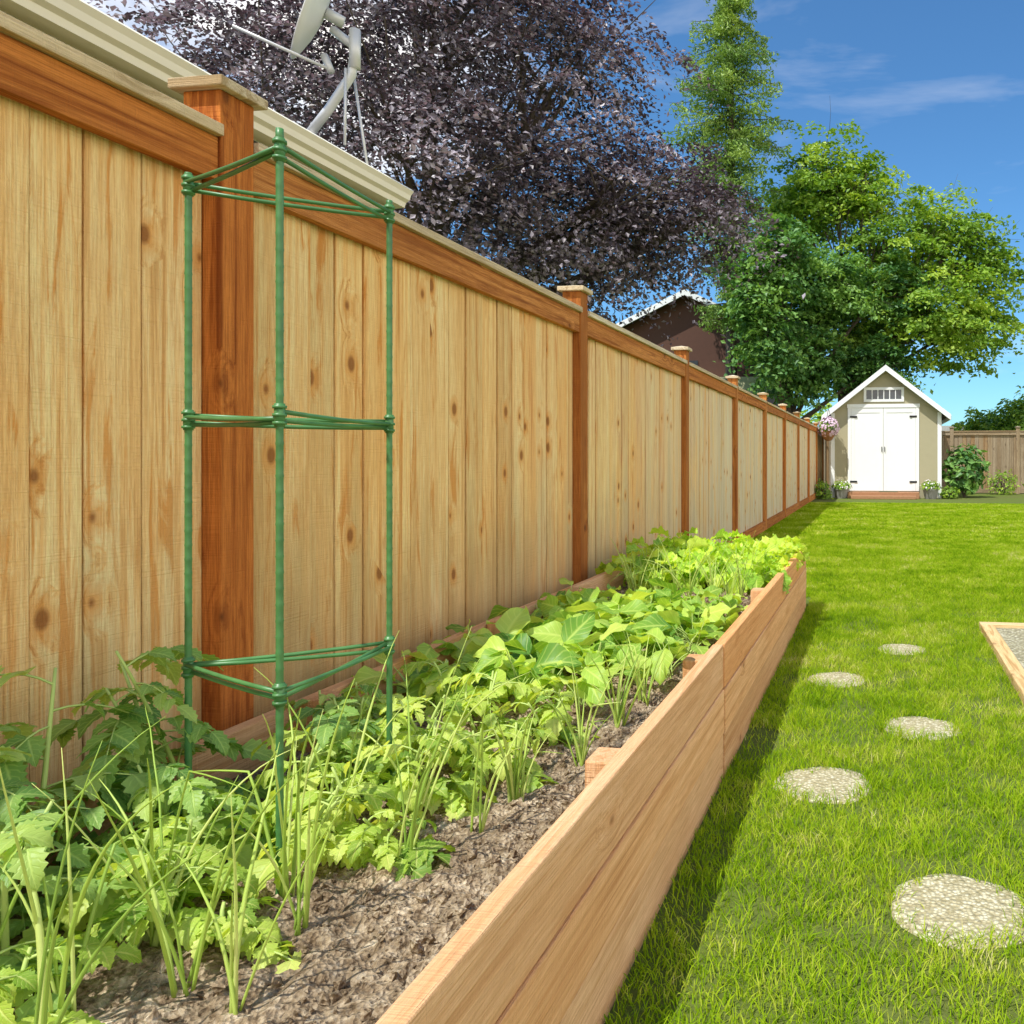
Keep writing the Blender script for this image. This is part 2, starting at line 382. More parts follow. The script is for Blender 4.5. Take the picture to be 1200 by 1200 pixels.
def leafy_plant(name,x,y,n,h,spread,size,T,mat,droop=.2,xmax=9):
    b=Buf(); z0=soilh(x,y)-.005
    for k in range(n):
        yaw=rng.uniform(0,2*PI); f=math.sqrt(rng.uniform(.03,1)); 
        top=np.array([x+math.cos(yaw)*spread*f,y+math.sin(yaw)*spread*f,z0+h*(1.05-.55*f)*rng.uniform(.6,1.25)])
        L_=size*rng.uniform(.5,1.3)
        if top[0]+math.cos(yaw)*L_*.8>xmax and top[2]<.50: 
            top[0]=xmax-L_*.5; yaw+=PI*.6
        base=np.array([x+rng.normal()*.012,y+rng.normal()*.012,z0])
        mid=(base+top)/2+np.array([0,0,h*.16])
        ts=np.linspace(0,1,5)[:,None]
        pts=(1-ts)**2*base+2*ts*(1-ts)*mid+ts**2*top
        tube(b,pts,np.linspace(.0028,.0016,5),4,m=1,cap=False)
        put(b,random.choice(T),top,yaw+rng.normal()*.4,rng.uniform(-.3,.8)-droop*f,rng.normal()*.45,L_)
    return b.build(name,[mat,ML_stem],smooth=True)
def tomato(name,x,y,h,n,size,mat,lean=(0,0),ns=3):
    b=Buf(); z0=soilh(x,y)-.01
    for s in range(ns):
        a=rng.uniform(0,6.28); tip=np.array([x+lean[0]+math.cos(a)*h*.35,y+lean[1]+math.sin(a)*h*.35,z0+h*rng.uniform(.75,1.0)])
        base=np.array([x+rng.normal()*.02,y+rng.normal()*.02,z0])
        ts=np.linspace(0,1,8)[:,None]; mid=(base+tip)/2+np.array([rng.normal()*.02,rng.normal()*.02,h*.08])
        st=(1-ts)**2*base+2*ts*(1-ts)*mid+ts**2*tip
        tube(b,st,np.linspace(.006,.0025,8),6,m=1)
        for k in range(n):
            t=.15+.85*(k+rng.random()*.5)/n; p=base*(1-t)**2+2*t*(1-t)*mid+t*t*tip
            yaw=k*2.4+rng.normal()*.4; Lr=size*rng.uniform(.7,1.2)*(1.15-.5*t)
            pit=rng.uniform(.1,.8)
            d0=np.array([math.cos(yaw),math.sin(yaw)])
            rp=[]
            for i in range(7):
                u=i/6
                rp.append([p[0]+d0[0]*Lr*u*math.cos(pit),p[1]+d0[1]*Lr*u*math.cos(pit),p[2]+Lr*(u*math.sin(pit)-.55*u*u)])
            rp=np.array(rp); tube(b,rp,np.linspace(.0024,.001,7),4,m=1,cap=False)
            rr=rng.random()
            for (i,side,sc) in [(2,1,.6),(2,-1,.55),(3,1,.28),(4,1,.66),(4,-1,.66),(5,-1,.3),(5,1,.55),(5,-1,.55),(6,0,.8)]:
                sl=(rp[i]-rp[i-1]); pt=math.atan2(sl[2],math.hypot(sl[0],sl[1]))
                put(b,random.choice(T_serr),rp[i],yaw+side*1.05+rng.normal()*.15,pt*.6-.1+rng.normal()*.15,rng.normal()*.3,Lr*sc*.66,r=np.clip(rr+rng.normal()*.12,0,1))
    return b.build(name,[mat,ML_stem],smooth=True)
def onion(name,x,y,n,Lm,mat=ML_on,flop=.9,rk=1.0):
    b=Buf(); z0=soilh(x,y)-.01
    for k in range(n):
        yaw=rng.uniform(0,6.28)
        Lg=Lm*rng.uniform(.6,1.15); e0=rng.uniform(1.2,1.53); curve=flop*rng.uniform(.2,1.5)
        p=np.array([x+rng.normal()*.008,y+rng.normal()*.008,z0]); pts=[p.copy()]; nseg=12
        kink=rng.random()<.2
        for i in range(nseg):
            u=i/nseg; e=e0-curve*u**1.6-(1.1 if kink and u>.6 else 0); yaw+=rng.normal()*.05
            p=p+Lg/nseg*np.array([math.cos(yaw)*math.cos(e),math.sin(yaw)*math.cos(e),math.sin(e)])
            p[2]=max(p[2],z0+.004); pts.append(p.copy())
        rm=rng.uniform(.0016,.0032)*rk; u=np.linspace(0,1,nseg+1)
        tube(b,pts,rm*(1.05-u**2.2)+.0003,6,r=rng.random())
    return b.build(name,[mat],smooth=True)

for (x,y,h,n,s) in [(-1.36,1.10,.44,8,.20),(-1.40,1.45,.40,7,.18),(-1.26,.93,.28,6,.17),(-1.44,.88,.46,8,.19),(-1.28,1.32,.24,6,.15),(-1.22,1.68,.22,6,.14),(-1.40,1.92,.2,6,.13)]:
    tomato('tomato_plant',x,y,h,n,s,ML_tom)
for (x,y,h,n,s) in [(-1.05,1.32,.17,5,.15),(-.98,1.57,.19,6,.14),(-1.10,1.80,.19,6,.14),(-.92,1.80,.15,5,.13),(-.90,2.04,.15,5,.13),(-1.10,2.05,.18,5,.14),(-1.12,1.08,.15,5,.14),(-1.3,2.2,.17,5,.14),(-.93,1.38,.10,4,.10),(-1.22,1.5,.17,5,.15),(-1.10,.86,.13,4,.12),(-.99,1.12,.08,3,.10),(-1.22,1.18,.18,5,.15),(-1.28,1.88,.18,5,.13),(-1.04,1.45,.16,5,.14)]:
    tomato('potato_plant',x,y,h,n,s,ML_pot)
for y in np.arange(2.30,3.62,.185):
    for x in np.arange(-1.41,-.68,.17):
        if x>-.78 and y<2.5: continue
        leafy_plant('spinach_plant',x+rng.normal()*.02,y+rng.normal()*.02,13,.15,.12,.13,random.choice([T_broad,T_oval]),ML_broad,xmax=-.60)
for y in np.arange(4.45,5.6,.2):
    for x in np.arange(-1.40,-.64,.18):
        leafy_plant('lettuce_plant',x+rng.normal()*.02,y+rng.normal()*.02,26,.20,.14,.12,T_let,ML_let,xmax=-.50)
for (x,y) in [(-.74,1.90),(-.72,2.12),(-.80,1.66),(-.72,2.34)]: onion('onion_plant',x,y,11,.27,flop=.7)
for (x,y) in [(-.83,3.95),(-.98,4.0),(-1.12,3.92),(-1.26,4.02),(-.72,4.12),(-.9,4.2),(-1.1,4.22),(-1.35,4.2),(-.72,4.35),(-.75,3.9)]: onion('onion_plant',x,y,10,.34,flop=.9)
for (x,y,n,l) in [(-.98,1.00,6,.42),(-.92,1.15,6,.42),(-1.06,.90,6,.44),(-1.0,.80,4,.36),(-.88,.98,5,.34),(-1.0,1.22,6,.42),(-.88,1.36,5,.36),(-1.10,1.08,6,.45),(-.80,1.5,4,.26),(-1.18,.88,4,.38),(-.95,1.5,5,.38),(-1.05,1.42,4,.40)]:
    onion('onion_plant',x,y,n,l,flop=.8)
b=Buf()
P0=px(48,1230,.98);P1=px(60,960,1.0);P2=px(-20,1010,1.05)
ts=np.linspace(0,1,14)[:,None]; pts=(1-ts)**2*P0+2*ts*(1-ts)*P1+ts**2*P2; pts=np.concatenate([[[pts[0][0],pts[0][1],.33]],pts]); tube(b,pts,np.linspace(.0045,.003,15),8,r=.9); b.build('onion_plant',[ML_on],smooth=True)

# ---------------------------------------------------------------- trellis
b=Buf()
A=np.array([-1.03,1.24]);B=np.array([-1.063,1.60]);C=np.array([-1.342,1.377])
for P,ztop in ((A,1.672),(B,1.665),(C,1.66)):
    pts=[];rad=[]
    z=.15
    while z<ztop-.02:
        pts+= [[P[0],P[1],z],[P[0],P[1],z+.020],[P[0],P[1],z+.024]]; rad+=[.0062,.0062,.0068]; z+=.028
    pts.append([P[0],P[1],ztop]); rad.append(.0062)
    tube(b,pts,rad,10)
    for z in (.69,1.175,1.635):
        tube(b,[[P[0],P[1],z-.020],[P[0],P[1],z+.020]],.0088,10)
        for dz_ in (-.014,0,.014): tube(b,[[P[0],P[1],z+dz_-.0025],[P[0],P[1],z+dz_+.0025]],.0115,10)
for z in (.69,1.175,1.635):
    for P,Q in ((A,B),(B,C),(C,A)):
        d=(Q-P)/np.linalg.norm(Q-P); nr=np.array([-d[1],d[0]])
        o1=rng.uniform(-.004,.004)
        for k,o in enumerate((-.009,.006)):
            a3=np.array([P[0]+nr[0]*.004*(1-2*k),P[1]+nr[1]*.004*(1-2*k),z+o]); c3=np.array([Q[0]+nr[0]*.004*(1-2*k),Q[1]+nr[1]*.004*(1-2*k),z+(o if rng.random()<.5 else -o*.6)+o1])
            u=np.linspace(0,1,5)[:,None]; pts=a3*(1-u)+c3*u; pts[:,2]-=.003*np.sin(PI*u[:,0])
            tube(b,pts,.0042,8)
b.build('garden_trellis',[M_green],smooth=True)

# ---------------------------------------------------------------- stepping stones
m,nt=newmat('pebble_paver')
geo=N(nt,'ShaderNodeNewGeometry').outputs['Position']
v1=N(nt,'ShaderNodeTexVoronoi',{'Vector':geo,'Scale':95.0})
cc=N(nt,'ShaderNodeSeparateColor',{0:v1.outputs['Color']}).outputs[0]
col=ramp(nt,cc,[(0,(.40,.35,.20)),(.5,(.60,.54,.34)),(1,(.76,.72,.52))])
col=mix(nt,fr(nt,v1.outputs['Distance'],.33,.6,0,.65),col,(.30,.25,.12))
finish(nt,col,.8,bump=mth(nt,'MULTIPLY',v1.outputs['Distance'],-1.0),bstr=.9,bdist=.007); M_stone=m
stones=[(.200,1.97,.178),(-.185,2.66,.165),(.168,3.27,.155),(-.205,3.93,.145),(.13,4.6,.14)]
EY=.88
for (sx,sy,sr) in stones:
    b=Buf(); rings=[(0,.006),(.5,.006),(.85,.005),(.96,.004),(1.0,.000),(1.0,-.02)]; ns=48
    vs=[]
    for (rf,z) in rings:
        for k in range(ns):
            a=k*2*PI/ns; rr=sr*rf*(1+.03*math.sin(3*a+sx*9)+.02*math.sin(7*a+sy))
            vs.append([sx+rr*math.cos(a),sy+rr*math.sin(a)*EY,z+.003])
    q=[[i*ns+k,i*ns+(k+1)%ns,(i+1)*ns+(k+1)%ns,(i+1)*ns+k] for i in range(len(rings)-1) for k in range(ns)]
    b.add(vs,q=[x[::-1] for x in q]); b.build('stepping_stone',[M_stone],smooth=True)

ed=empty('gravel_bed')
b=Buf()
box(b,.64,.72,-.5,5.16,-.03,.045); box(b,.64,4.2,5.165,5.245,-.03,.045)
b.build('edging',[M_edge],parent=ed,bevel=.005)
m,nt=newmat('gravel')
geo=N(nt,'ShaderNodeNewGeometry').outputs['Position']
v1=N(nt,'ShaderNodeTexVoronoi',{'Vector':geo,'Scale':55.0})
cc=N(nt,'ShaderNodeSeparateColor',{0:v1.outputs['Color']}).outputs[0]
col=ramp(nt,cc,[(0,(.32,.30,.17)),(.5,(.50,.46,.29)),(1,(.68,.64,.46))])
col=mix(nt,fr(nt,v1.outputs['Distance'],.3,.6,0,.7),col,(.2,.17,.1))
finish(nt,col,.8,bump=mth(nt,'MULTIPLY',v1.outputs['Distance'],-1.0),bstr=1,bdist=.01)
b=Buf(); b.add([[.721,-.5,.025],[4.2,-.5,.025],[4.2,5.16,.025],[.721,5.16,.025]],q=[[0,1,2,3]]); b.build('gravel',[m],parent=ed)

# ---------------------------------------------------------------- grass
m,nt=newmat('grass_blades')
rnd=attr(nt,'rnd'); geo=N(nt,'ShaderNodeNewGeometry').outputs['Position']
n1=N(nt,'ShaderNodeTexNoise',{'Vector':geo,'Scale':1.6,'Detail':4.0,'Roughness':.65}).outputs['Fac']
n2=N(nt,'ShaderNodeTexNoise',{'Vector':geo,'Scale':11.0,'Detail':2.0}).outputs['Fac']
f=mth(nt,'ADD',mth(nt,'MULTIPLY',rnd,.5),mth(nt,'ADD',mth(nt,'MULTIPLY',fr(nt,n1,.35,.65),.42),mth(nt,'MULTIPLY',fr(nt,n2,.35,.65),.25)))
col=ramp(nt,f,[(.1,(.10,.22,.008)),(.42,(.25,.42,.012)),(.72,(.43,.57,.025)),(.95,(.60,.62,.12)),(1.0,(.76,.72,.34))])
p=N(nt,'ShaderNodeBsdfDiffuse',{'Roughness':.5,'Color':col})
t=N(nt,'ShaderNodeBsdfTranslucent',{'Color':mix(nt,1.0,col,(1.2,1.15,.5),'MULTIPLY')})
ms=N(nt,'ShaderNodeMixShader',{0:.35,1:p.outputs[0],2:t.outputs[0]})
o=N(nt,'ShaderNodeOutputMaterial'); nt.links.new(ms.outputs[0],o.inputs[0]); M_grass=m
def blades(P,hmul=1.0,wmul=1.0):
    n=len(P); b=Buf()
    yaw=rng.uniform(0,2*PI,n); h=rng.uniform(.012,.040,n)*hmul; wd=rng.uniform(.0009,.0018,n)*wmul
    lean=rng.uniform(.2,1.3,n)*h; la=rng.uniform(0,2*PI,n)
    dx=np.cos(yaw)*wd; dy=np.sin(yaw)*wd; lx=np.cos(la)*lean; ly=np.sin(la)*lean
    V=np.zeros((n,5,3)); 
    V[:,0]=P+np.stack([-dx,-dy,0*h],1); V[:,1]=P+np.stack([dx,dy,0*h],1)
    V[:,2]=P+np.stack([dx*.85+lx*.35,dy*.85+ly*.35,h*.6],1); V[:,3]=P+np.stack([-dx*.85+lx*.35,-dy*.85+ly*.35,h*.6],1)
    V[:,4]=P+np.stack([lx,ly,h],1)
    i=np.arange(n)*5
    r=np.repeat(rng.random(n),5)
    b.add(V.reshape(-1,3),q=np.stack([i,i+1,i+2,i+3],1),t=np.stack([i+3,i+2,i+4],1),r=r)
    return b
grass=empty('lawn_grass')
n=240000
P=np.stack([rng.uniform(-.525,2.0,n),rng.uniform(.3,6.2,n),np.zeros(n)],1)
keep=np.ones(n,bool); edge=np.zeros(n)
for sx,sy,sr in stones:
    a=np.arctan2((P[:,1]-sy)/EY,P[:,0]-sx); d=np.hypot(P[:,0]-sx,(P[:,1]-sy)/EY)/sr
    lim=.86+.07*np.sin(5*a+sx*30)+.06*np.sin(11*a+sy*5)+.04*np.sin(23*a)
    keep&=(d>lim)|((d>lim-.18)&(rng.random(n)<.28)); edge+=np.exp(-((d-1.0)/.12)**2)
keep&=~((P[:,0]>.635)&(P[:,1]<5.25))
bare=np.hypot(P[:,0]+.47,(P[:,1]-3.0)*.5); keep&=~((bare<.09)&(rng.random(n)<.7))
thin=np.array([noise.noise(Vector((p[0]*4,p[1]*4,5))) for p in P]); keep&=~((thin>.22)&(rng.random(n)<.5))
hm=(1.0+.5*np.array([noise.noise(Vector((p[0]*6,p[1]*6,1))) for p in P[keep]]))*(1+.5*np.clip(edge[keep],0,1))
blades(P[keep],hm).build('near_blades',[M_grass],parent=grass)
CS=.6; patches=[];patchesf=[]
for k in range(5):
    n=4000; Pp=np.stack([rng.uniform(-CS/2,CS/2,n),rng.uniform(-CS/2,CS/2,n),np.zeros(n)],1)
    patches.append(blades(Pp,1.0,1.5).build('blade_patch',[M_grass],link=False))
    patchesf.append(blades(Pp[:1500],1.0,3.4).build('blade_patch',[M_grass],link=False))
for ix in range(-3,16):
    for iy in range(-2,32):
        x=.2+ix*CS; y=6.2+CS/2+(iy-10)*CS
        if y<6.2 and x<2.0+CS/2: continue
        if x<-1.65: continue
        if x<4.3 and y<5.4: continue
        if -1.35<x<1.7 and y>22: continue
        if y>25.2 or y<-2: continue
        ob=bpy.data.objects.new('blade_patch',random.choice(patches if y<11 else patchesf)); COL.objects.link(ob); ob.parent=grass
        ob.location=(x,y,0); ob.rotation_euler=(0,0,random.randrange(4)*PI/2)

# ---------------------------------------------------------------- shed
shed=empty('garden_shed')
xc,YF,D=.18,22.1,3.0; x0,x1=-1.33,1.69
b=Buf()
wz=2.36
v=[[x0,YF,0],[x1,YF,0],[x1,YF,wz],[xc,YF,3.54],[x0,YF,wz],[x0,YF+D,0],[x1,YF+D,0],[x1,YF+D,wz],[xc,YF+D,3.54],[x0,YF+D,wz]]
b.add(v,q=[[0,1,2,4],[6,5,9,7],[1,6,7,2],[5,0,4,9]],t=[[4,2,3],[7,9,8]]); b.build('walls',[M_shed],parent=shed)
b=Buf(); s=(3.63-2.30)/1.7
for sg in (-1,1):
    ya,yb=YF-.22,YF+D+.2
    top=[[xc,ya,3.64],[xc+sg*1.72,ya,3.64-1.72*s],[xc+sg*1.72,yb,3.64-1.72*s],[xc,yb,3.64]]
    bot=[[a,c,z-.05] for a,c,z in top]; b.add(top+bot,q=BOXQ,m=0)
    ya,yb=YF-.255,YF-.221
    top=[[xc,ya,3.66],[xc+sg*1.74,ya,3.66-1.74*s],[xc+sg*1.74,yb,3.66-1.74*s],[xc,yb,3.66]]
    bot=[[a,c,z-.16] for a,c,z in top]; b.add(top+bot,q=BOXQ,m=1)
    xe=xc+sg*1.73; box(b,min(xe,xe+sg*.03),max(xe,xe+sg*.03),YF-.22,YF+D+.2,3.64-1.74*s-.13,3.64-1.74*s+.0,m=1)
    so=[[xc,YF-.22,3.58],[xc+sg*1.70,YF-.22,3.58-1.70*s],[xc+sg*1.70,YF+.0,3.58-1.70*s],[xc,YF,3.58]]
    b.add(so,q=[[0,1,2,3]],m=1)
b.build('roof',[M_roof,M_white],parent=shed)
b=Buf()
for xx in (x0,x1-.1): box(b,xx-.003,xx+.103,YF-.03,YF+.08,0,wz+.0)
box(b,-.86,-.77,YF-.035,YF-.001,.2,2.50); box(b,1.0,1.09,YF-.035,YF-.001,.2,2.50); box(b,-.88,1.11,YF-.045,YF-.002,2.501,2.60)
box(b,-.42,.68,YF-.045,YF-.002,2.66,2.73);box(b,-.42,.68,YF-.045,YF-.002,2.99,3.06);box(b,-.42,-.35,YF-.042,YF-.002,2.731,2.989);box(b,.61,.68,YF-.042,YF-.002,2.731,2.989)
for i in range(1,6): xx=-.35+.96*i/6; box(b,xx-.012,xx+.012,YF-.035,YF-.002,2.731,2.989)
for (a,c) in ((-.765,.110),(.120,.995)):
    box(b,a,c,YF-.018,YF-.001,.2,2.498)
    for (p0,p1,q0,q1) in ((a,a+.09,.2,2.498),(c-.09,c,.2,2.498)): box(b,p0,p1,YF-.030,YF-.019,q0,q1)
    for (q0,q1) in ((.2,.36),(2.36,2.498)): box(b,a+.092,c-.092,YF-.029,YF-.019,q0,q1)
b.build('door_and_trim',[M_white],parent=shed)
b=Buf(); box(b,-.35,.61,YF-.012,YF-.004,2.731,2.989); b.build('transom_glass',[M_glass],parent=shed)
b=Buf()
for (a,c) in ((-.80,-.60),(.83,1.03)):
    for z in (.45,2.25): box(b,a,c,YF-.043,YF-.0352,z-.025,z+.025)
box(b,.065,.085,YF-.055,YF-.031,1.28,1.42); box(b,.145,.165,YF-.055,YF-.031,1.28,1.42)
b.build('hinges_and_handles',[M_black],parent=shed)
b=Buf(); box(b,-.85,1.08,YF-.45,YF-.046,0,.18); box(b,-.75,.98,YF-.75,YF-.452,0,.09); b.build('step',[M_step],parent=shed,bevel=.01)
b=Buf(); box(b,.0,.5,YF-.40,YF-.12,.181,.2); b.build('doormat',[plain('mat',(.12,.12,.06),.9)],parent=shed)

def leaves(b,P,Nrm,size,m=0,r=None,asp=.6):
    n=len(P); Nn=Nrm/(np.linalg.norm(Nrm,axis=1)[:,None]+1e-9)
    rv=rng.normal(size=(n,3)); U=np.cross(Nn,rv); U/=np.linalg.norm(U,axis=1)[:,None]+1e-9; W=np.cross(Nn,U)
    s=(size*rng.uniform(.6,1.3,n))[:,None]
    V=np.zeros((n,4,3)); V[:,0]=P-U*s*.5; V[:,1]=P+W*s*asp*.5+Nn*s*.12; V[:,2]=P+U*s*.5; V[:,3]=P-W*s*asp*.5+Nn*s*.12
    i=np.arange(n)*4
    rr=np.repeat(rng.random(n) if r is None else r,4)
    b.add(V.reshape(-1,3),q=np.stack([i,i+1,i+2,i+3],1),r=rr,m=m)
def limb(b,a,c,r0,r1,sag=.1,m=1,n=7):
    a=np.asarray(a,float); c=np.asarray(c,float); L=np.linalg.norm(c-a)
    mid=(a+c)/2+rng.normal(size=3)*L*.07+np.array([0,0,L*sag]); ts=np.linspace(0,1,n)[:,None]
    pts=(1-ts)**2*a+2*ts*(1-ts)*mid+ts**2*c; tube(b,pts,np.linspace(r0,r1,n),6,m=m); return pts
def crown_tree(name,base,lobes,nsp,per,spr,leaf,mat,trunk_r=.25,flat=.25,droop=.4,fork=None,hollow=.45,bark=M_bark,lump=.35):
    b=Buf(); base=np.asarray(base,float)
    wts=np.array([np.prod(np.asarray(l[1]))**(2/3) for l in lobes]); wts/=wts.sum()
    cc=np.mean([l[0] for l in lobes],axis=0)
    fk=base+np.array([0,0,(cc[2]-base[2])*.35]) if fork is None else np.asarray(fork,float)
    tube(b,[base-np.array([0,0,.3]),base+np.array([.02,0,.3]),base*.5+fk*.5+np.array([.05,.03,0]),fk],[trunk_r*1.35,trunk_r*1.05,trunk_r*.9,trunk_r*.8],10,m=1)
    for (c,rd) in lobes:
        c=np.asarray(c,float); pts=limb(b,fk,c,trunk_r*.5,trunk_r*.16,.08)
        for k in range(7):
            d=rng.normal(size=3); d/=np.linalg.norm(d); d[2]=abs(d[2])*.8-.1
            e=c+d*np.asarray(rd)*.75; p2=limb(b,pts[random.choice([3,4,5,6])],e,trunk_r*.16,trunk_r*.04,.06)
            for j in range(3):
                d2=rng.normal(size=3)*np.asarray(rd)*.28; limb(b,p2[random.choice([2,3,4,5])],e+d2,trunk_r*.06,trunk_r*.015,.04,n=5)
    for k in range(nsp):
        li=rng.choice(len(lobes),p=wts); c,rd=lobes[li]; c=np.asarray(c,float); rd=np.asarray(rd,float)
        d=rng.normal(size=3); d/=np.linalg.norm(d)
        rf=hollow+(1-hollow)*rng.random()**.6
        nz=noise.noise(Vector(d*2.2)+Vector((li*7,0,0)))*lump
        p=c+d*rd*rf*(1+nz)
        s=spr*rng.uniform(.6,1.3); out=d.copy(); out[2]*=.3
        n=max(6,int(per*rng.uniform(.5,1.4)))
        q=rng.normal(size=(n,3))*np.array([.5,.5,.5*flat])*s
        rad=np.hypot(q[:,0],q[:,1]); q[:,2]-=droop*rad**1.3/ max(s,.1)**.3
        q[:,2]-=(q@out)*droop*.8
        Nn=rng.normal(size=(n,3))*.5+np.array([0,0,.8])+d*.4
        rr=np.clip(rng.random()*.75+rng.random(n)*.3,0,1)
        leaves(b,p+q,Nn,leaf,r=rr)
    return b.build(name,[mat,bark])

ML_beech=leafmat('copper_beech_leaf',(.030,.020,.028),(.11,.085,.10),(.46,.41,.46),.18,rough=.45,spec=.6,tc=(1.3,.8,.9),noisescale=.8,bump=False)
ML_g1=leafmat('maple_leaf_green',(.04,.13,.04),(.13,.29,.07),(.30,.50,.11),.3,noisescale=.6,bump=False)
ML_g2=leafmat('ash_leaf_green',(.09,.20,.02),(.23,.40,.045),(.46,.60,.08),.35,noisescale=.6,bump=False)
ML_con=leafmat('spruce_needles',(.10,.20,.05),(.22,.36,.07),(.40,.54,.11),.2,noisescale=.6,bump=False)
c0=px(515,180,15); 
crown_tree('copper_beech_tree',(c0[0],c0[1],0),[(c0,(4.7,4.4,4.7)),(px(310,150,14.5),(2.2,2.2,2.8)),(px(645,120,15),(1.9,2.2,3.0)),(px(765,240,15.2),(1.5,1.6,1.3)),(px(835,250,15.4),(1.05,1.2,.9)),(px(480,-20,14),(2.8,2.6,2.4)),(px(690,245,14.2),(1.7,1.8,1.5)),(px(480,230,12.8),(2.2,1.5,2))],1500,75,.62,.105,ML_beech,trunk_r=.4,flat=.18,droop=.7,fork=(c0[0],c0[1],3.2),hollow=.5,lump=.4)
def L(x,y,z,r,rz=None):
    s=z/F; return (px(x,y,z),(r*s,r*s*.9,(rz or r)*s))
t=px(985,500,29)
crown_tree('ash_tree',(t[0],t[1],0),[L(968,215,30,55,68),L(1035,285,30,74),L(1115,280,30,58,62),L(1085,365,29,85,70),L(1000,380,30,75),L(1145,375,30,50,52),L(935,240,31,45,50),L(1160,315,30,42,34),L(1010,220,30,42,42)],960,60,.62,.20,ML_g2,trunk_r=.22,flat=.3,droop=.35,hollow=.2,lump=.55)
t=px(925,500,27)
crown_tree('maple_tree',(t[0],t[1],0),[L(912,300,25,45,50),L(900,395,25,36,60),L(885,340,24.5,22,36),L(960,340,27.5,62,52),L(935,420,27,50,55),L(1020,430,28.5,55,40),L(1040,340,28.5,45,42)],760,60,.55,.19,ML_g1,trunk_r=.2,flat=.3,droop=.3,hollow=.2,lump=.4)
# spruce
b=Buf(); t=px(857,500,27.5); bx,by=t[0],t[1]; Ht=20.0
tube(b,[[bx,by,-.2],[bx,by,8],[bx,by,14],[bx,by,Ht]],[.26,.16,.09,.02],8,m=1)
z=6.0
while z<Ht-.2:
    R=min(2.2,(Ht-z)*.27+.35)
    if z<9: R*=.6
    for k in range(8):
        a=rng.uniform(0,6.28); Lb=R*rng.uniform(.4,1.2); nn=7
        u=np.linspace(0,1,nn); pts=np.stack([bx+np.cos(a)*Lb*u,by+np.sin(a)*Lb*u,z+Lb*(.12*u-.42*u**1.6+.16*u**4)],1)
        tube(b,pts,np.linspace(.03,.006,nn),4,m=1,cap=False)
        n=int(80+130*Lb/2); uu=rng.uniform(.05,1,n); 
        base=np.stack([np.interp(uu,u,pts[:,j]) for j in range(3)],1)
        side=rng.normal(size=n)*.20*Lb**.5*(1.15-uu*.7); base[:,0]+=-np.sin(a)*side; base[:,1]+=np.cos(a)*side; base[:,2]-=np.abs(side)*.3+rng.random(n)**1.5*.34
        leaves(b,base,rng.normal(size=(n,3))+np.array([0,0,.5]),.16,asp=.35,r=np.clip(rng.random()*.7+rng.random(n)*.3,0,1))
    z+=rng.uniform(.38,.52)
b.build('spruce_tree',[ML_con,M_bark])

def shrub(name,c,rad,n,leaf,mat):
    b=Buf(); c=np.asarray(c,float); rad=np.asarray(rad,float)
    for k in range(14):
        d=rng.normal(size=3); d/=np.linalg.norm(d); d[2]=abs(d[2]); limb(b,[c[0],c[1],0],c+d*rad*.7,.02,.006,m=1,n=4)
    d=rng.normal(size=(n,3)); d/=np.linalg.norm(d,axis=1)[:,None]
    nz=np.array([noise.noise(Vector(x*2.5)+Vector((c[0],c[1],0))) for x in d])
    P=c+d*rad*((.45+.55*rng.random(n)**.5)*(1+.45*nz))[:,None]; P[:,2]=np.maximum(P[:,2],.03)
    leaves(b,P,d*.8+rng.normal(size=(n,3))*.5+[0,0,.5],leaf,r=np.clip(rng.random(n)*.7+nz*.6+.1,0,1))
    return b.build(name,[mat,M_bark])
shrub('hydrangea_bush',(2.35,22.6,.75),(.62,.5,.72),700,.20,ML_g1)
shrub('garden_shrub',(3.7,24.6,.35),(.5,.4,.4),500,.09,ML_g2)
shrub('garden_shrub',(-1.5,21.3,.2),(.25,.4,.3),500,.08,ML_g2)
shrub('garden_shrub',(1.9,21.9,.15),(.25,.25,.2),350,.08,ML_g2)
b=Buf()
for k in range(60):
    x=-70+k*3.2+rng.normal(); y=rng.uniform(55,90); hh=rng.uniform(3,5.5); n=900
    d=rng.normal(size=(n,3)); d/=np.linalg.norm(d,axis=1)[:,None]; P=np.array([x,y,hh*.5])+d*np.array([3,3,hh*.6])*(.6+.4*rng.random((n,1)))
    leaves(b,P,d+rng.normal(size=(n,3))*.4+[0,0,.4],.6)
b.build('distant_trees',[ML_g2])
for (x,y,r) in ((6.0,33,1.7),(10.5,36,3.0),(4.6,35,1.4),(7.6,34,2.2)):
    shrub('background_tree',(x,y,r*.85+.6),(r,r,r*.95),5000,.22,ML_g2)
b=Buf(); box(b,2.6,5.0,38,42,0,2.35,m=0); box(b,2.4,5.2,37.8,42.2,2.352,2.62,m=1); b.build('low_outbuilding',[M_tan,plain('pale_roof',(.55,.55,.53),.6)])

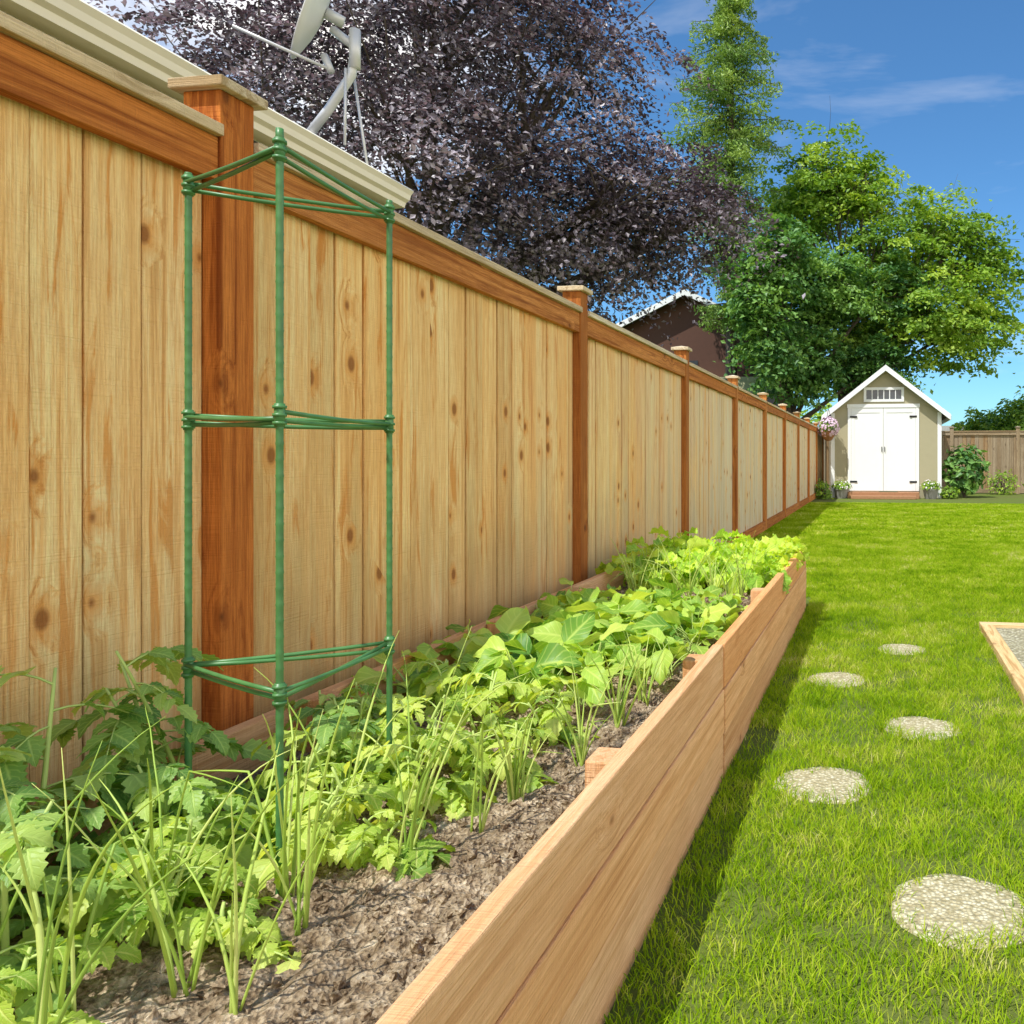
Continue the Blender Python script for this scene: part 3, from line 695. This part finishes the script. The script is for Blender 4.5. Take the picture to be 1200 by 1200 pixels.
PW=plain('petal_white',(.75,.70,.72),.6)
for (x,y,nm) in ((-1.02,21.75,'flower_pot'),(1.38,21.75,'flower_pot')):
    b=Buf(); ns=20
    prof=[(0.0,.0),(.15,.0),(.21,.24),(.225,.24),(.225,.27),(.205,.27),(.19,.22),(0,.22)]
    vs=[[x+r_*math.cos(k*2*PI/ns),y+r_*math.sin(k*2*PI/ns),z_] for r_,z_ in prof for k in range(ns)]
    b.add(vs,q=[[i*ns+k,i*ns+(k+1)%ns,(i+1)*ns+(k+1)%ns,(i+1)*ns+k] for i in range(len(prof)-1) for k in range(ns)],m=1)
    n=350; d=rng.normal(size=(n,3)); d/=np.linalg.norm(d,axis=1)[:,None]; d[:,2]=np.abs(d[:,2])
    leaves(b,np.array([x,y,.27])+d*[.30,.30,.24]*rng.random((n,1))**.4,d+[0,0,.4],.08)
    leaves(b,np.array([x,y,.27])+d[:40]*[.31,.31,.26],d[:40],.05,m=2,asp=1)
    b.build(nm,[ML_g2,M_pot,PW],smooth=False)
b=Buf(); x,y,z=-1.38,21.70,1.95; n=500
d=rng.normal(size=(n,3)); d/=np.linalg.norm(d,axis=1)[:,None]
leaves(b,np.array([x,y,z])+d*[.27,.27,.24]*rng.random((n,1))**.4,d+[0,0,.3],.07)
leaves(b,np.array([x,y,z])+d[:260]*[.30,.30,.27]*rng.uniform(.9,1.1,(260,1)),d[:260],.075,m=1,asp=1)
ns=14; prof=[(0,-.38),(.09,-.36),(.17,-.25),(.2,-.12),(.19,-.1)]
vs=[[x+r_*math.cos(k*2*PI/ns),y+r_*math.sin(k*2*PI/ns),z+z_] for r_,z_ in prof for k in range(ns)]
b.add(vs,q=[[i*ns+k,i*ns+(k+1)%ns,(i+1)*ns+(k+1)%ns,(i+1)*ns+k] for i in range(len(prof)-1) for k in range(ns)],m=2)
for k in range(3):
    a=k*2.09; tube(b,[[x+.19*math.cos(a),y+.19*math.sin(a),z-.1],[x,y,z+.5]],.004,4,m=3)
tube(b,[[x,y,z+.5],[x+.05,y+.38,z+.35]],.008,5,m=3)
b.build('hanging_flower_basket',[ML_g2,plain('petal_pink',(.75,.52,.64),.6,var=.4,scale=12),plain('coir',(.3,.14,.06),.9),M_black])

# ---------------------------------------------------------------- neighbouring houses
nh=empty('neighbor_house')
YE=4.72
b=Buf()
prof=[(-2.98,2.83),(-2.965,2.815),(-2.985,2.79),(-2.995,2.76),(-3.02,2.745),(-3.03,2.715),(-3.12,2.71),(-3.12,2.82)]
k=len(prof); vs=[[x,y,z] for y in (-6,YE) for x,z in prof]
b.add(vs,q=[[i,(i+1)%k,k+(i+1)%k,k+i] for i in range(k)]); 
b.add([[x,YE,z] for x,z in prof]+[[-3.06,YE,2.77]],t=[[i,(i+1)%k,k] for i in range(k)])
b.build('gutter',[M_cream],parent=nh)
b=Buf(); box(b,-3.16,-3.125,-6,YE-.03,2.60,2.85); box(b,-3.50,-3.17,-6,YE-.03,2.60,2.62)
b.build('fascia_and_soffit',[M_cream],parent=nh)
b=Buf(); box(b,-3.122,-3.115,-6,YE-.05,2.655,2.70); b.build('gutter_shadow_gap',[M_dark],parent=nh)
b=Buf(); box(b,-9,-3.5,-6,4.4,0,2.6); b.build('walls',[M_tan],parent=nh)
b=Buf(); top=[[-3.06,-6,2.84],[-3.06,YE-.02,2.84],[-7,YE-.02,4.1],[-7,-6,4.1]]; b.add(top+[[a,c,z-.03] for a,c,z in top],q=[x[::-1] for x in BOXQ])
top=[[-7,-6,4.1],[-7,YE-.02,4.1],[-11,YE-.02,2.84],[-11,-6,2.84]]; b.add(top+[[a,c,z-.03] for a,c,z in top],q=[x[::-1] for x in BOXQ])
b.build('roof',[M_roof],parent=nh)

h2=empty('gabled_house')
pk=px(806,343,30); xp,yp,zp=pk; 
b=Buf(); wv=2.9; ez=zp-1.45
v=[[xp-wv,yp,0],[xp+wv,yp,0],[xp+wv,yp,ez],[xp,yp,zp-.08],[xp-wv,yp,ez],[xp-wv,yp+7,0],[xp+wv,yp+7,0],[xp+wv,yp+7,ez],[xp,yp+7,zp-.08],[xp-wv,yp+7,ez]]
b.add(v,q=[[0,1,2,4],[6,5,9,7],[1,6,7,2],[5,0,4,9]],t=[[4,2,3],[7,9,8]]); b.build('walls',[M_brown],parent=h2)
b=Buf()
for sg in (-1,1):
    top=[[xp,yp-.5,zp],[xp+sg*3.4,yp-.5,zp-1.6],[xp+sg*3.4,yp+7.4,zp-1.6],[xp,yp+7.4,zp]]; b.add(top+[[a,c,z-.06] for a,c,z in top],q=BOXQ,m=0)
    top=[[xp,yp-.54,zp+.03],[xp+sg*3.42,yp-.54,zp-1.58],[xp+sg*3.42,yp-.501,zp-1.58],[xp,yp-.501,zp+.03]]; b.add(top+[[a,c,z-.22] for a,c,z in top],q=BOXQ,m=1)
b.build('roof',[M_roof,M_white],parent=h2)
b=Buf(); box(b,xp-1.2,xp+.4,yp-.03,yp-.002,3.6,4.8,m=0); b.build('window',[M_glass],parent=h2)
b=Buf(); box(b,xp+.5,xp+2.88,yp-.6,yp-.001,0,4.1,m=0); b.build('olive_bay',[M_tan],parent=h2)

# ---------------------------------------------------------------- satellite dish
b=Buf()
ctr=px(380,14,4.75); nrm=np.array([-.72,-.60,.32]); nrm/=np.linalg.norm(nrm)
uu=np.cross(nrm,[0,0,1]); uu/=np.linalg.norm(uu); vv=np.cross(uu,nrm)
ns=36; vs=[];rings=[0.001,.3,.6,.85,1.0]
for off in (0,-.008):
    for rf in rings:
        for k in range(ns):
            a=k*2*PI/ns; vs.append(ctr+uu*math.cos(a)*.31*rf+vv*math.sin(a)*.34*rf+nrm*(.07*rf*rf+off))
nr=len(rings)
q=[[i*ns+k,i*ns+(k+1)%ns,(i+1)*ns+(k+1)%ns,(i+1)*ns+k] for i in range(nr-1) for k in range(ns)]
q+=[[(nr+i)*ns+k,(nr+i+1)*ns+k,(nr+i+1)*ns+(k+1)%ns,(nr+i)*ns+(k+1)%ns] for i in range(nr-1) for k in range(ns)]
q+=[[(nr-1)*ns+k,(nr-1)*ns+(k+1)%ns,(2*nr-1)*ns+(k+1)%ns,(2*nr-1)*ns+k] for k in range(ns)]
b.add(np.array(vs),q=q,m=0)
back=ctr-nrm*.05; foot=px(362,158,4.75)
tube(b,[ctr-nrm*.01,back-nrm*.06],.035,10,m=1)
tube(b,[px(390,35,4.76),px(416,55,4.74)],.026,8,m=1)
tube(b,[px(416,35,4.72),px(416,80,4.72)],.032,8,m=1)
tube(b,[px(416,60,4.72),px(412,88,4.73),px(386,127,4.75),foot],.027,10,m=1)
tube(b,[px(405,80,4.7),px(404,170,4.7)],.008,6,m=1); tube(b,[px(414,85,4.8),px(432,205,4.8)],.008,6,m=1)
tube(b,[px(380,65,4.72),px(388,84,4.70)],.022,8,m=1)
tube(b,[px(388,82,4.70),px(334,58,4.55),px(272,30,4.40)],.010,8,m=1)
tube(b,[foot,foot-np.array([0,0,.12])],.05,8,m=1)
b.build('satellite_dish',[M_dish,M_galv],smooth=True)
